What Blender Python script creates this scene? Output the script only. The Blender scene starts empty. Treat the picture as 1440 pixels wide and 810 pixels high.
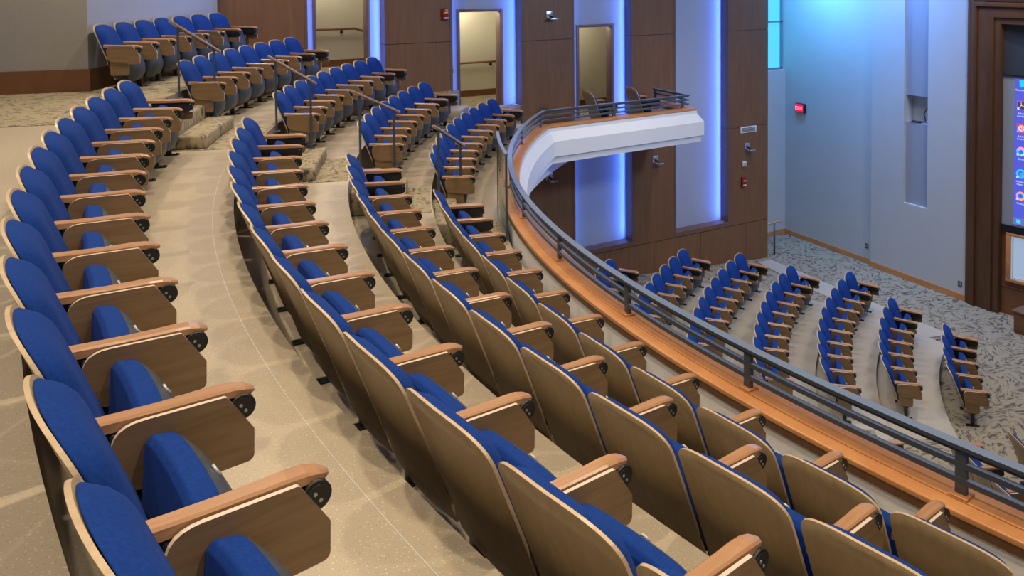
import bpy, bmesh, math, random
from mathutils import Vector, Matrix
random.seed(7)
R = math.radians
PI = math.pi
sc = bpy.context.scene
COL = sc.collection

# ------------------------------------------------------------------ camera
FPX = 1164.71
CAM = Vector((-16.079, -4.996, 6.999))
YAW, PITCH, ROLL = R(58.794), -0.037507, -0.005299
cam = bpy.data.cameras.new('camera')
camo = bpy.data.objects.new('camera', cam)
COL.objects.link(camo)
fw = Vector((math.cos(PITCH)*math.cos(YAW), math.cos(PITCH)*math.sin(YAW), math.sin(PITCH)))
rt0 = Vector((math.sin(YAW), -math.cos(YAW), 0))
up0 = rt0.cross(fw)
rt = rt0*math.cos(ROLL)+up0*math.sin(ROLL)
up = -rt0*math.sin(ROLL)+up0*math.cos(ROLL)
m = Matrix.Identity(4)
for i in range(3):
    m[i][0] = rt[i]; m[i][1] = up[i]; m[i][2] = -fw[i]; m[i][3] = CAM[i]
camo.matrix_world = m
cam.sensor_fit = 'HORIZONTAL'
cam.sensor_width = 36
cam.lens = FPX/1440*36
cam.shift_x = -(849.59-720)/1440
cam.shift_y = (12.47-405)/1440
cam.clip_start = 0.05
cam.clip_end = 200
sc.camera = camo

# ------------------------------------------------------------------ world, exposure
sc.view_settings.view_transform = 'Standard'
sc.view_settings.look = 'None'
sc.view_settings.gamma = 1
sc.view_settings.use_curve_mapping = False
sc.view_settings.exposure = 0.0
w = bpy.data.worlds.new('world'); sc.world = w; w.use_nodes = True
bg = w.node_tree.nodes['Background']
bg.inputs[0].default_value = (0.75, 0.80, 1.0, 1)
bg.inputs[1].default_value = 0.14

def lamp(name, kind, loc, energy, color=(1, 1, 1), target=None, size=0.1, size_y=None, spot=None, blend=0.6, spread=None):
    l = bpy.data.lights.new(name, kind)
    l.energy = energy; l.color = color
    if kind == 'AREA':
        l.size = size
        if size_y:
            l.shape = 'RECTANGLE'; l.size_y = size_y
        if spread: l.spread = spread
    else:
        l.shadow_soft_size = size
    if kind == 'SPOT':
        l.spot_size = spot; l.spot_blend = blend
    o = bpy.data.objects.new(name, l); COL.objects.link(o)
    o.location = loc
    if target is not None:
        d = Vector(target)-Vector(loc)
        o.rotation_euler = d.to_track_quat('-Z', 'Y').to_euler()
    return o

def pol(r, t, z=0.0, c=(0.0, 0.0)):
    return Vector((c[0]+r*math.cos(R(t)), c[1]+r*math.sin(R(t)), z))

WARM = (1.0, 0.83, 0.62)
# ceiling downlights over the balcony, about four metres above its floor
for rr, ts in ((17.6, (150, 163, 176, 189, 202)), (15.2, (146, 160, 174, 188, 202)), (12.6, (154, 170, 186, 201))):
    for t in ts:
        p = pol(rr, t, 9.6)
        lamp('ceiling_downlight', 'SPOT', p, 265 if t > 152 else 190, WARM, (p.x, p.y, 0), 0.09, spot=R(125), blend=0.7)
# downlights over the ground floor seating
for x, y in ((-8.5, 4.5), (-5.0, 6.5), (-4.6, 2.2), (-2.0, 3.6)):
    lamp('ceiling_downlight', 'SPOT', (x, y, 9.6), 430, (1.0, 0.86, 0.68), (x, y, 0), 0.12, spot=R(100), blend=0.7)
# cool stage wash and the cyan light by the high window
lamp('stage_wash', 'AREA', (-3.2, 2.5, 9.2), 120, (0.80, 0.88, 1.0), (-1.0, 6.0, 0), 2.5, 1.0)
lamp('cyan_wall_wash', 'AREA', (-1.7, 10.2, 8.4), 140, (0.10, 0.42, 1.0), (-0.35, 9.6, 6.3), 0.9, 0.5, spread=R(110))
lamp('blue_wall_wash', 'AREA', (-2.2, 7.4, 8.8), 95, (0.18, 0.36, 1.0), (-0.4, 7.4, 5.8), 1.6, 0.5, spread=R(100))
lamp('balcony_front_wash', 'AREA', (-3.5, -1.5, 9.4), 130, (0.50, 0.66, 1.0), (-8.5, 9.0, 4.2), 1.2, 1.2, spread=R(90))
# cool spill on the balcony back wall
lamp('back_wall_wash', 'AREA', (-13.4, 8.2, 8.8), 34, (0.55, 0.66, 1.0), (-15.6, 8.3, 6.0), 1.0, 0.5)

# ------------------------------------------------------------------ materials
def nmat(name):
    mt = bpy.data.materials.new(name); mt.use_nodes = True
    nt = mt.node_tree
    return mt, nt, nt.nodes['Principled BSDF']

def N(nt, kind, **kw):
    n = nt.nodes.new(kind)
    for k, v in kw.items():
        if k in n.inputs: n.inputs[k].default_value = v
        else: setattr(n, k, v)
    return n

def ramp(nt, fac, stops):
    r = nt.nodes.new('ShaderNodeValToRGB')
    el = r.color_ramp.elements
    el[0].position, el[0].color = stops[0][0], (*stops[0][1], 1)
    el[1].position, el[1].color = stops[1][0], (*stops[1][1], 1)
    for p, c in stops[2:]:
        e = el.new(p); e.color = (*c, 1)
    nt.links.new(fac, r.inputs[0])
    return r.outputs[0]

def plain(name, c, rough=0.5, metal=0.0, spec=0.5, noise=0.0, scale=20):
    mt, nt, b = nmat(name)
    b.inputs['Base Color'].default_value = (*c, 1)
    b.inputs['Roughness'].default_value = rough
    b.inputs['Metallic'].default_value = metal
    b.inputs['Specular IOR Level'].default_value = spec
    if noise:
        tc = N(nt, 'ShaderNodeTexCoord'); no = N(nt, 'ShaderNodeTexNoise', Scale=scale, Detail=4.0)
        nt.links.new(tc.outputs['Object'], no.inputs['Vector'])
        col = ramp(nt, no.outputs['Fac'], [(0.3, tuple(x*(1-noise) for x in c)), (0.7, tuple(min(1, x*(1+noise)) for x in c))])
        nt.links.new(col, b.inputs['Base Color'])
    return mt

def wood(name, c1, c2, stretch=(1.2, 14, 14), rough=0.42, scale=3.0, rnd=True, spec=0.45, coat=0.0):
    mt, nt, b = nmat(name)
    tc = N(nt, 'ShaderNodeTexCoord'); mp = N(nt, 'ShaderNodeMapping')
    mp.inputs['Scale'].default_value = stretch
    if rnd:
        oi = N(nt, 'ShaderNodeObjectInfo'); ad = N(nt, 'ShaderNodeVectorMath', operation='ADD')
        mu = N(nt, 'ShaderNodeMath', operation='MULTIPLY'); mu.inputs[1].default_value = 37.0
        nt.links.new(oi.outputs['Random'], mu.inputs[0])
        nt.links.new(tc.outputs['Object'], ad.inputs[0]); nt.links.new(mu.outputs[0], ad.inputs[1])
        nt.links.new(ad.outputs[0], mp.inputs['Vector'])
    else:
        nt.links.new(tc.outputs['Object'], mp.inputs['Vector'])
    no = N(nt, 'ShaderNodeTexNoise', Scale=scale, Detail=7.0, Roughness=0.6, Distortion=0.6)
    nt.links.new(mp.outputs[0], no.inputs['Vector'])
    col = ramp(nt, no.outputs['Fac'], [(0.25, c1), (0.75, c2)])
    nt.links.new(col, b.inputs['Base Color'])
    b.inputs['Roughness'].default_value = rough
    b.inputs['Specular IOR Level'].default_value = spec
    b.inputs['Coat Weight'].default_value = coat
    b.inputs['Coat Roughness'].default_value = 0.25
    return mt

def fabric(name, c):
    mt, nt, b = nmat(name)
    tc = N(nt, 'ShaderNodeTexCoord'); no = N(nt, 'ShaderNodeTexNoise', Scale=90.0, Detail=3.0)
    nt.links.new(tc.outputs['Object'], no.inputs['Vector'])
    col = ramp(nt, no.outputs['Fac'], [(0.3, tuple(x*0.82 for x in c)), (0.7, tuple(x*1.15 for x in c))])
    nt.links.new(col, b.inputs['Base Color'])
    b.inputs['Roughness'].default_value = 0.9
    b.inputs['Specular IOR Level'].default_value = 0.15
    b.inputs['Sheen Weight'].default_value = 0.06
    b.inputs['Sheen Tint'].default_value = (0.25, 0.4, 1, 1)
    return mt

def terrazzo(name, base, lt, dk, gloss=0.35):
    mt, nt, b = nmat(name)
    tc = N(nt, 'ShaderNodeTexCoord')
    v1 = N(nt, 'ShaderNodeTexVoronoi', Scale=75.0); v2 = N(nt, 'ShaderNodeTexVoronoi', Scale=95.0)
    big = N(nt, 'ShaderNodeTexNoise', Scale=0.9, Detail=3.0)
    for n in (v1, v2, big): nt.links.new(tc.outputs['Object'], n.inputs['Vector'])
    bc = ramp(nt, big.outputs['Fac'], [(0.3, tuple(x*0.93 for x in base)), (0.7, tuple(x*1.06 for x in base))])
    def spot(v, thr, prev, c):
        lt_ = N(nt, 'ShaderNodeMath', operation='LESS_THAN'); lt_.inputs[1].default_value = thr
        nt.links.new(v.outputs['Distance'], lt_.inputs[0])
        mx = N(nt, 'ShaderNodeMix', data_type='RGBA')
        nt.links.new(lt_.outputs[0], mx.inputs['Factor'])
        nt.links.new(prev, mx.inputs[6]); mx.inputs[7].default_value = (*c, 1)
        return mx.outputs[2]
    o = spot(v1, 0.2, bc, lt); o = spot(v2, 0.17, o, dk)
    nt.links.new(o, b.inputs['Base Color'])
    b.inputs['Roughness'].default_value = gloss
    b.inputs['Specular IOR Level'].default_value = 0.4
    return mt

def carpet(name, base, dark, mid, scale=5.0, thr=0.56):
    mt, nt, b = nmat(name)
    tc = N(nt, 'ShaderNodeTexCoord')
    vo = N(nt, 'ShaderNodeTexVoronoi', Scale=scale*0.9)
    nt.links.new(tc.outputs['Object'], vo.inputs['Vector'])
    # every cell gets its own leaf direction
    rot = N(nt, 'ShaderNodeVectorRotate', rotation_type='Z_AXIS')
    se = N(nt, 'ShaderNodeSeparateColor'); nt.links.new(vo.outputs['Color'], se.inputs[0])
    mu = N(nt, 'ShaderNodeMath', operation='MULTIPLY'); mu.inputs[1].default_value = 6.28
    nt.links.new(se.outputs[0], mu.inputs[0]); nt.links.new(mu.outputs[0], rot.inputs['Angle'])
    nt.links.new(tc.outputs['Object'], rot.inputs['Vector'])
    mp = N(nt, 'ShaderNodeMapping'); mp.inputs['Scale'].default_value = (scale*1.0, scale*3.6, scale)
    nt.links.new(rot.outputs[0], mp.inputs['Vector'])
    no = N(nt, 'ShaderNodeTexNoise', Scale=1.6, Detail=2.5, Roughness=0.55)
    nt.links.new(mp.outputs[0], no.inputs['Vector'])
    col = ramp(nt, no.outputs['Fac'], [(thr-0.09, base), (thr+0.04, dark), (thr-0.02, mid)])
    fine = N(nt, 'ShaderNodeTexNoise', Scale=160.0, Detail=2.0)
    nt.links.new(tc.outputs['Object'], fine.inputs['Vector'])
    mx = N(nt, 'ShaderNodeMix', data_type='RGBA', blend_type='MULTIPLY'); mx.inputs['Factor'].default_value = 0.5
    nt.links.new(col, mx.inputs[6]); nt.links.new(fine.outputs['Fac'], mx.inputs[7])
    hs = N(nt, 'ShaderNodeMix', data_type='RGBA', blend_type='MULTIPLY'); hs.inputs['Factor'].default_value = 1.0
    nt.links.new(mx.outputs[2], hs.inputs[6]); hs.inputs[7].default_value = (1.33, 1.33, 1.33, 1)
    nt.links.new(hs.outputs[2], b.inputs['Base Color'])
    b.inputs['Roughness'].default_value = 0.95
    b.inputs['Specular IOR Level'].default_value = 0.1
    return mt

def emit(name, c, s):
    mt, nt, b = nmat(name)
    b.inputs['Base Color'].default_value = (*[x*0.3 for x in c], 1)
    b.inputs['Emission Color'].default_value = (*c, 1)
    b.inputs['Emission Strength'].default_value = s
    b.inputs['Roughness'].default_value = 0.3
    return mt

M = {}
M['blue'] = fabric('blue_fabric', (0.006, 0.038, 0.215))
M['shell'] = wood('oak_veneer', (0.245, 0.17, 0.085), (0.335, 0.242, 0.13), (9, 9, 0.9), 0.42, 3.0)
M['ply'] = wood('plywood_edge', (0.50, 0.36, 0.21), (0.66, 0.50, 0.32), (6, 6, 6), 0.35, 3.0)
M['side'] = wood('oak_side_panel', (0.185, 0.11, 0.050), (0.30, 0.19, 0.095), (1.0, 9, 10), 0.4, 3.2)
M['arm'] = wood('oak_armrest', (0.37, 0.18, 0.078), (0.50, 0.275, 0.135), (1.0, 16, 16), 0.3, 3.0, coat=0.25)
M['plyw'] = plain('pale_edge', (0.66, 0.55, 0.44), 0.35)
M['pan'] = plain('grey_plastic', (0.055, 0.065, 0.075), 0.45, noise=0.1)
M['black'] = plain('black_metal', (0.012, 0.012, 0.013), 0.4)
M['blackr'] = plain('black_rubber', (0.02, 0.02, 0.02), 0.55)
M['plate'] = plain('number_plate_silver', (0.55, 0.56, 0.58), 0.35, 0.2)
M['wall_wood'] = wood('walnut_wall_panel', (0.175, 0.080, 0.036), (0.24, 0.118, 0.056), (6, 6, 0.5), 0.45, 2.2, rnd=True)
M['pil'] = wood('pilaster_wood', (0.10, 0.043, 0.018), (0.15, 0.07, 0.032), (4, 4, 0.6), 0.4, 2.5)
M['trim_wood'] = wood('brown_trim', (0.15, 0.062, 0.026), (0.21, 0.095, 0.042), (1, 1, 1), 0.4, 3.0)
M['frame_wood'] = wood('niche_frame_wood', (0.15, 0.078, 0.052), (0.21, 0.115, 0.078), (5, 5, 0.5), 0.4, 2.5)
M['cap'] = wood('cherry_cap', (0.50, 0.205, 0.07), (0.66, 0.31, 0.115), (1.2, 1.2, 3), 0.32, 2.4, rnd=False, coat=0.2)
M['terr'] = terrazzo('beige_terrazzo', (0.46, 0.385, 0.275), (0.62, 0.56, 0.45), (0.32, 0.245, 0.15))
M['terr2'] = terrazzo('pale_terrazzo', (0.46, 0.415, 0.345), (0.54, 0.50, 0.43), (0.36, 0.32, 0.25), 0.45)
M['riser'] = plain('concrete_riser', (0.30, 0.28, 0.26), 0.6, noise=0.12, scale=3)
M['carpet'] = carpet('leaf_carpet', (0.36, 0.30, 0.195), (0.13, 0.115, 0.09), (0.24, 0.20, 0.13), 5.2, 0.60)
M['carpet2'] = carpet('grey_leaf_carpet', (0.34, 0.30, 0.22), (0.10, 0.093, 0.088), (0.21, 0.188, 0.145), 3.8, 0.585)
M['white'] = plain('white_paint', (0.76, 0.77, 0.79), 0.55, noise=0.02, scale=2)
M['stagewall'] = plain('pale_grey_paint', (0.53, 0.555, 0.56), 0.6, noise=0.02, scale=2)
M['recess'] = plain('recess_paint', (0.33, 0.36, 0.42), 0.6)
M['grey_wall'] = plain('beige_grey_wall', (0.33, 0.31, 0.28), 0.8, noise=0.04, scale=40)
M['blue_wall'] = plain('blue_grey_wall', (0.42, 0.44, 0.50), 0.7, noise=0.03, scale=3)
M['cream'] = plain('cream_paint', (0.62, 0.58, 0.46), 0.6)
M['niche'] = plain('niche_paint', (0.42, 0.44, 0.50), 0.6)
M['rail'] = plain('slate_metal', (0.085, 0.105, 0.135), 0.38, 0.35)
M['railtop'] = plain('slate_metal_lit', (0.22, 0.29, 0.42), 0.35, 0.2)  # brighter, bluer slate: cool light from above painted into the rail tops
M['hand'] = wood('handrail_wood', (0.42, 0.25, 0.13), (0.58, 0.38, 0.22), (1, 1, 1), 0.25, 4, coat=0.6)
M['chrome'] = plain('chrome', (0.62, 0.66, 0.72), 0.22, 0.9)
M['red'] = plain('red_plastic', (0.25, 0.012, 0.012), 0.3)
M['amber'] = plain('amber_lens', (0.8, 0.5, 0.05), 0.2)
M['dark'] = plain('dark_void', (0.02, 0.022, 0.03), 0.6)
M['housing'] = plain('screen_housing', (0.045, 0.055, 0.075), 0.6)
M['line'] = plain('zinc_strip', (0.62, 0.61, 0.56), 0.4)
M['steel'] = plain('brushed_steel', (0.42, 0.44, 0.46), 0.35, 0.8)
g, nt, b = nmat('guard_glass')
b.inputs['Base Color'].default_value = (0.75, 0.9, 0.85, 1); b.inputs['Transmission Weight'].default_value = 1.0
b.inputs['Roughness'].default_value = 0.02; b.inputs['IOR'].default_value = 1.05
M['glass'] = g
M['led'] = emit('blue_led', (0.06, 0.14, 1.0), 6.0)

# ------------------------------------------------------------------ mesh helpers
def tag(o, label=None, cat=None, group=None, kind=None):
    if label: o['label'] = label
    if cat: o['category'] = cat
    if group: o['group'] = group
    if kind: o['kind'] = kind
    return o

def link(name, me, parent=None, loc=None, rz=None):
    o = bpy.data.objects.new(name, me); COL.objects.link(o)
    if parent is not None: o.parent = parent
    if loc is not None: o.location = loc
    if rz is not None: o.rotation_euler = (0, 0, rz)
    return o

def empty(name, loc, rz=0, label=None, cat=None, group=None):
    o = bpy.data.objects.new(name, None); COL.objects.link(o)
    o.location = loc; o.rotation_euler = (0, 0, rz); o.empty_display_size = 0.1
    return tag(o, label, cat, group)

class MB:
    def __init__(s):
        s.v, s.f, s.mi, s.sm = [], [], [], []
    def add(s, vs, fs, mi=0, sm=False):
        n = len(s.v); s.v += [tuple(p) for p in vs]
        for f in fs:
            s.f.append([n+i for i in f]); s.mi.append(mi); s.sm.append(sm)
        return s
    def box(s, x0, x1, y0, y1, z0, z1, mi=0, mat=None):
        vs = [Vector(p) for p in ((x0, y0, z0), (x1, y0, z0), (x1, y1, z0), (x0, y1, z0), (x0, y0, z1), (x1, y0, z1), (x1, y1, z1), (x0, y1, z1))]
        if mat: vs = [mat @ p for p in vs]
        return s.add(vs, [(0, 3, 2, 1), (4, 5, 6, 7), (0, 1, 5, 4), (1, 2, 6, 5), (2, 3, 7, 6), (3, 0, 4, 7)], mi)
    def prism(s, pts, a, b, axis='y', mi=0, rim=None):
        """polygon pts extruded from a to b along axis; the polygon plane is (x,z) for y, (x,y) for z, (y,z) for x"""
        def P(p, t):
            return {'y': (p[0], t, p[1]), 'z': (p[0], p[1], t), 'x': (t, p[0], p[1])}[axis]
        n = len(pts)
        vs = [P(p, a) for p in pts]+[P(p, b) for p in pts]
        s.add(vs, [list(range(n))[::-1]], mi); nn = len(s.v)-2*n
        s.f.append([nn+n+i for i in range(n)]); s.mi.append(mi); s.sm.append(False)
        for i in range(n):
            j = (i+1) % n
            s.f.append([nn+i, nn+j, nn+n+j, nn+n+i]); s.mi.append(mi if rim is None else rim); s.sm.append(False)
        return s
    def cyl(s, p0, p1, r, n=12, mi=0, r1=None, sm=True):
        p0, p1 = Vector(p0), Vector(p1); d = (p1-p0).normalized()
        u = d.orthogonal().normalized(); v = d.cross(u)
        if r1 is None: r1 = r
        vs = [p0+(u*math.cos(2*PI*i/n)+v*math.sin(2*PI*i/n))*r for i in range(n)]
        vs += [p1+(u*math.cos(2*PI*i/n)+v*math.sin(2*PI*i/n))*r1 for i in range(n)]
        s.add(vs, [[i, (i+1) % n, n+(i+1) % n, n+i] for i in range(n)], mi, sm)
        k = len(s.v)-2*n
        s.f.append([k+i for i in range(n)][::-1]); s.mi.append(mi); s.sm.append(False)
        s.f.append([k+n+i for i in range(n)]); s.mi.append(mi); s.sm.append(False)
        return s
    def sweep(s, path, prof, mi=0, closed=False, sm=False, mis=None):
        """prof: list of (side, up) offsets; path: list of Vectors; side = horizontal normal to the path"""
        n, k = len(path), len(prof); vs = []
        for i, p in enumerate(path):
            a = path[max(i-1, 0)]; b_ = path[min(i+1, n-1)]
            d = (b_-a); d.z = 0
            d1 = (path[i]-a); d1.z = 0; d2 = (b_-path[i]); d2.z = 0
            d = d.normalized()
            f = 1.0
            if 0 < i < n-1 and d1.length > 0 and d2.length > 0:
                d = (d1.normalized()+d2.normalized()).normalized()
                c = d.dot(d1.normalized()); f = 1/max(c, 0.3)
            sd = Vector((d.y, -d.x, 0))*f
            for (a_, h) in prof: vs.append(p+sd*a_+Vector((0, 0, h)))
        base = len(s.v); s.v += [tuple(p) for p in vs]
        for i in range(n-1):
            for j in range(k):
                q = (j+1) % k
                s.f.append([base+i*k+j, base+i*k+q, base+(i+1)*k+q, base+(i+1)*k+j])
                s.mi.append(mis[j] if mis else mi); s.sm.append(sm)
        s.f.append([base+j for j in range(k)][::-1]); s.mi.append(mi); s.sm.append(False)
        s.f.append([base+(n-1)*k+j for j in range(k)]); s.mi.append(mi); s.sm.append(False)
        return s
    def tube(s, pts, r, n=8, mi=0):
        pts = [Vector(p) for p in pts]; vs = []
        for i, p in enumerate(pts):
            d = (pts[min(i+1, len(pts)-1)]-pts[max(i-1, 0)]).normalized()
            u = d.cross(Vector((0.13, 0.31, 0.94))).normalized(); v = d.cross(u)
            vs += [p+(u*math.cos(2*PI*j/n)+v*math.sin(2*PI*j/n))*r for j in range(n)]
        fs = []
        for i in range(len(pts)-1):
            for j in range(n): fs.append((i*n+j, i*n+(j+1) % n, (i+1)*n+(j+1) % n, (i+1)*n+j))
        s.add(vs, fs, mi, True)
        b0 = len(s.v)-len(vs)
        for rng in (range(n), range(len(vs)-n, len(vs))):
            s.f.append([b0+j for j in rng]); s.mi.append(mi); s.sm.append(False)
        return s
    def grid(s, front, back, nu, nv, mf=0, mb=0, mr=0, sm=True):
        """closed solid between front(u,v) and back(u,v)"""
        F = [[front(i/nu, j/nv) for j in range(nv+1)] for i in range(nu+1)]
        B = [[back(i/nu, j/nv) for j in range(nv+1)] for i in range(nu+1)]
        base = len(s.v); k = nv+1
        for g_ in (F, B):
            for row in g_: s.v += [tuple(p) for p in row]
        o = (nu+1)*k
        def ad(q, mi, smf): s.f.append([base+x for x in q]); s.mi.append(mi); s.sm.append(smf)
        for i in range(nu):
            for j in range(nv):
                a, b_, c, d = i*k+j, (i+1)*k+j, (i+1)*k+j+1, i*k+j+1
                ad((a, b_, c, d), mf, sm); ad((o+d, o+c, o+b_, o+a), mb, sm)
        for i in range(nu):
            ad((i*k, o+i*k, o+(i+1)*k, (i+1)*k), mr, False)
            ad((i*k+nv, (i+1)*k+nv, o+(i+1)*k+nv, o+i*k+nv), mr, False)
        for j in range(nv):
            ad((j, j+1, o+j+1, o+j), mr, False)
            ad((nu*k+j, o+nu*k+j, o+nu*k+j+1, nu*k+j+1), mr, False)
        return s
    def mesh(s, name, mats, bevel=0, seg=2, fix=True):
        me = bpy.data.meshes.new(name)
        me.from_pydata(s.v, [], s.f)
        for mt in mats: me.materials.append(mt)
        for p, mi, smf in zip(me.polygons, s.mi, s.sm):
            p.material_index = mi; p.use_smooth = smf
        bm = bmesh.new(); bm.from_mesh(me)
        if bevel:
            es = [e for e in bm.edges if len(e.link_faces) == 2 and e.calc_face_angle(0) > 0.5]
            bmesh.ops.bevel(bm, geom=es, offset=bevel, segments=seg, affect='EDGES', profile=0.5, clamp_overlap=True)
            for f in bm.faces: f.smooth = True
        if fix: bmesh.ops.recalc_face_normals(bm, faces=bm.faces)
        bm.to_mesh(me); bm.free()
        if bevel:
            try:
                me.set_sharp_from_angle(angle=R(50))
            except Exception: pass
        me.update()
        return me
    def obj(s, name, mats, parent=None, bevel=0, seg=2, **kw):
        return link(name, s.mesh(name, mats, bevel, seg), parent, **kw)

def struct(name, mb, mats, bevel=0, label=None, parent=None):
    o = mb.obj(name, mats, parent, bevel=bevel)
    if parent is None: o['kind'] = 'structure'
    if label: o['label'] = label
    return o

def rounded(pts, r, n=5):
    """round the corners of a polygon; r is one radius or a list"""
    out = []; k = len(pts)
    for i, p in enumerate(pts):
        rr = r[i] if isinstance(r, (list, tuple)) else r
        p = Vector((p[0], p[1])); a = Vector(pts[i-1]); b_ = Vector(pts[(i+1) % k])
        if rr <= 0: out.append((p.x, p.y)); continue
        da, db = (a-p).normalized(), (b_-p).normalized()
        ang = da.angle(db); t = min(rr/math.tan(ang/2), (a-p).length*0.49, (b_-p).length*0.49)
        p1, p2 = p+da*t, p+db*t
        for j in range(n+1):
            s_ = j/n
            q = p1*(1-s_)**2+p*2*s_*(1-s_)+p2*s_**2
            out.append((q.x, q.y))
    return out

# ------------------------------------------------------------------ room dimensions
YW = 10.226                # front face of the side wall with wooden panels
XS = -0.45                 # stage wall
TZ = [5.68, 5.243, 4.829, 4.412, 3.976]      # balcony tier floors
TR = [18.9, 16.42, 15.37, 14.42, 13.53, 12.676]  # edges
RF = [16.848, 15.894, 14.830, 13.861, 12.989]    # armrest tips
AEND = 213.0
NICHES = [(-12.99, -11.62, 1), (-10.30, -8.83, 2), (-7.60, -6.16, 3), (-4.96, -3.43, 4)]
ND = 0.27                  # niche depth

def wallang(r, y=YW):
    return 90.0 if r <= y else 180-math.degrees(math.asin(y/r))

def sector(mb, r0, r1, t0, t1, z0, z1, n=60, mi=0, top=None, clip=None, c=(0, 0), xlim=None):
    """annular slab; t0 may be clipped to the side wall"""
    a0 = max(t0, wallang(r0, clip)) if clip else t0
    a1 = max(t0, wallang(r1, clip)) if clip else t0
    if xlim is not None:
        a0 = math.degrees(math.acos((xlim-c[0])/r0)); a1 = math.degrees(math.acos((xlim-c[0])/r1))
    vs = []
    for i in range(n+1):
        s_ = i/n
        A = a0+(t1-a0)*s_; B = a1+(t1-a1)*s_
        for r_, t_ in ((r0, A), (r1, B)):
            for z in (z0, z1): vs.append(pol(r_, t_, z, c))
    b = len(mb.v); mb.v += [tuple(p) for p in vs]
    def ad(q, mi_): mb.f.append([b+x for x in q]); mb.mi.append(mi_); mb.sm.append(False)
    tm = mi if top is None else top
    for i in range(n):
        k = i*4
        ad((k+1, k+5, k+7, k+3), tm); ad((k, k+2, k+6, k+4), mi)
        ad((k, k+4, k+5, k+1), mi); ad((k+2, k+3, k+7, k+6), mi)
    ad((0, 1, 3, 2), mi); ad((n*4, n*4+2, n*4+3, n*4+1), mi)
    return mb

# ------------------------------------------------------------------ balcony floor
mb = MB()
BED = 0.04
for i in range(5):
    r_in = TR[i+1]; r_out = TR[i]+(0.0 if i == 0 else 0.012)
    sector(mb, r_in, r_out if i else 18.9, 100, AEND, TZ[i]-0.47, TZ[i], 90, 1, 0, clip=YW-0.005)
# floor of the side arm of the balcony
armx0, armx1 = -9.35, -5.62
A0 = pol(12.54, 137.21); A1 = Vector((-5.86, 8.70, 0))
poly = [pol(12.69, t).xy[:] for t in (137.8, 135, 132, 129.5, 126.35)]
poly = [(x, min(y, YW-0.005)) for x, y in poly]+[(-5.72, YW-0.005), (-5.72, 8.80)]
mb.prism(poly, TZ[4]-0.3, TZ[4]-0.001, 'z', 1)
o = struct('floor', mb, [M['terr'], M['riser']], label='stepped balcony floor of beige terrazzo')
# carpeted parts laid on the balcony floor
mb = MB()
sector(mb, 16.42, 18.9, 100, 166.2, TZ[0]-0.02, TZ[0]+0.006, 60, 0, clip=YW-0.02)
for i in range(1, 5):
    sector(mb, TR[i+1]+0.02, TR[i]+0.0, 159.2, 163.9, TZ[i]-0.02, TZ[i]+0.006, 10, 0)
    sector(mb, TR[i+1]+0.02, TR[i]+0.0, 100, {1: 143.3, 2: 140.3, 3: 140.0, 4: 135.2}[i], TZ[i]-0.02, TZ[i]+0.006, 14, 0, clip=YW-0.02)
struct('floor_carpet', mb, [M['carpet']], label='leaf-patterned carpet in the aisles of the balcony')
mb = MB()
for i in range(1, 5):
    d = (TZ[i-1]-TZ[i])/3
    for k in (1, 2):
        sector(mb, TR[i]-0.3*k, TR[i]-0.3*(k-1), 159.05, 163.7, TZ[i], TZ[i]+d*(3-k), 8, 0)
o = mb.obj('floor_steps', [M['carpet']], bevel=0.025); o['kind'] = 'structure'; o['label'] = 'carpeted aisle steps running down the balcony'
mb = MB()
for i, tend in ((3, 138.4), (4, 135.4)):
    sector(mb, TR[i]-0.35, TR[i]-0.02, tend-2.2, tend, TZ[i], TZ[i]+0.17, 6, 0)
o = mb.obj('floor_side_steps', [M['terr2']], bevel=0.012); o['kind'] = 'structure'; o['label'] = 'pale steps beside the wooden side wall'
# zinc joint line along the terrazzo of the upper near row
mb = MB(); sector(mb, 15.513, 15.5165, 165, AEND, TZ[1], TZ[1]+0.002, 60)
struct('trim_1', mb, [M['line']], label='thin white joint strip curving along the terrazzo')

# ------------------------------------------------------------------ balcony front
def arc(r_, t0, t1, z, n):
    return [pol(r_, t0+(t1-t0)*i/n, z) for i in range(n+1)]
CZ = 4.30
TC = 137.21
armv = (A1-Vector((A0.x, A0.y, 0))).normalized()     # direction of the straight arm
def offpath(off, z, ext=0.0, end=0.0):
    """path parallel to the parapet posts; off > 0 is towards the stage (inside of the curve)"""
    r_ = 12.54-off
    pts = [pol(r_, AEND-(AEND-TC)*i/80, z) for i in range(81)]
    nrm = Vector((armv.y, -armv.x, 0))
    a = Vector((A0.x, A0.y, 0)); 
    # corner between arc and arm, found by pushing both by the same offset
    q = a+nrm*off; e = Vector((A1.x, A1.y, 0))+armv*(0.1+off)+nrm*off
    # drop arc points beyond the offset line
    pts = [p for p in pts if (p.xy-q.xy).dot(armv.xy) < -0.02]
    # meeting point
    best = pol(r_, TC, z)
    t = AEND
    last = pts[-1]
    mid = Vector((q.x, q.y, z))
    # intersection of the circle radius r_ and the offset line
    b_ = q.x*armv.x+q.y*armv.y; c_ = q.x**2+q.y**2-r_*r_
    D = b_*b_-c_
    if D > 0:
        s_ = -b_-math.sqrt(D); s2 = -b_+math.sqrt(D)
        s_ = s_ if abs(s_) < abs(s2) else s2
        mid = Vector((q.x+armv.x*s_, q.y+armv.y*s_, z))
    pts = [p for p in pts if (p-mid).length > 0.12 and (p.xy-mid.xy).dot(armv.xy) < 0]
    pts.append(mid)
    e.z = z
    pts.append(e)
    return pts
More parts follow.
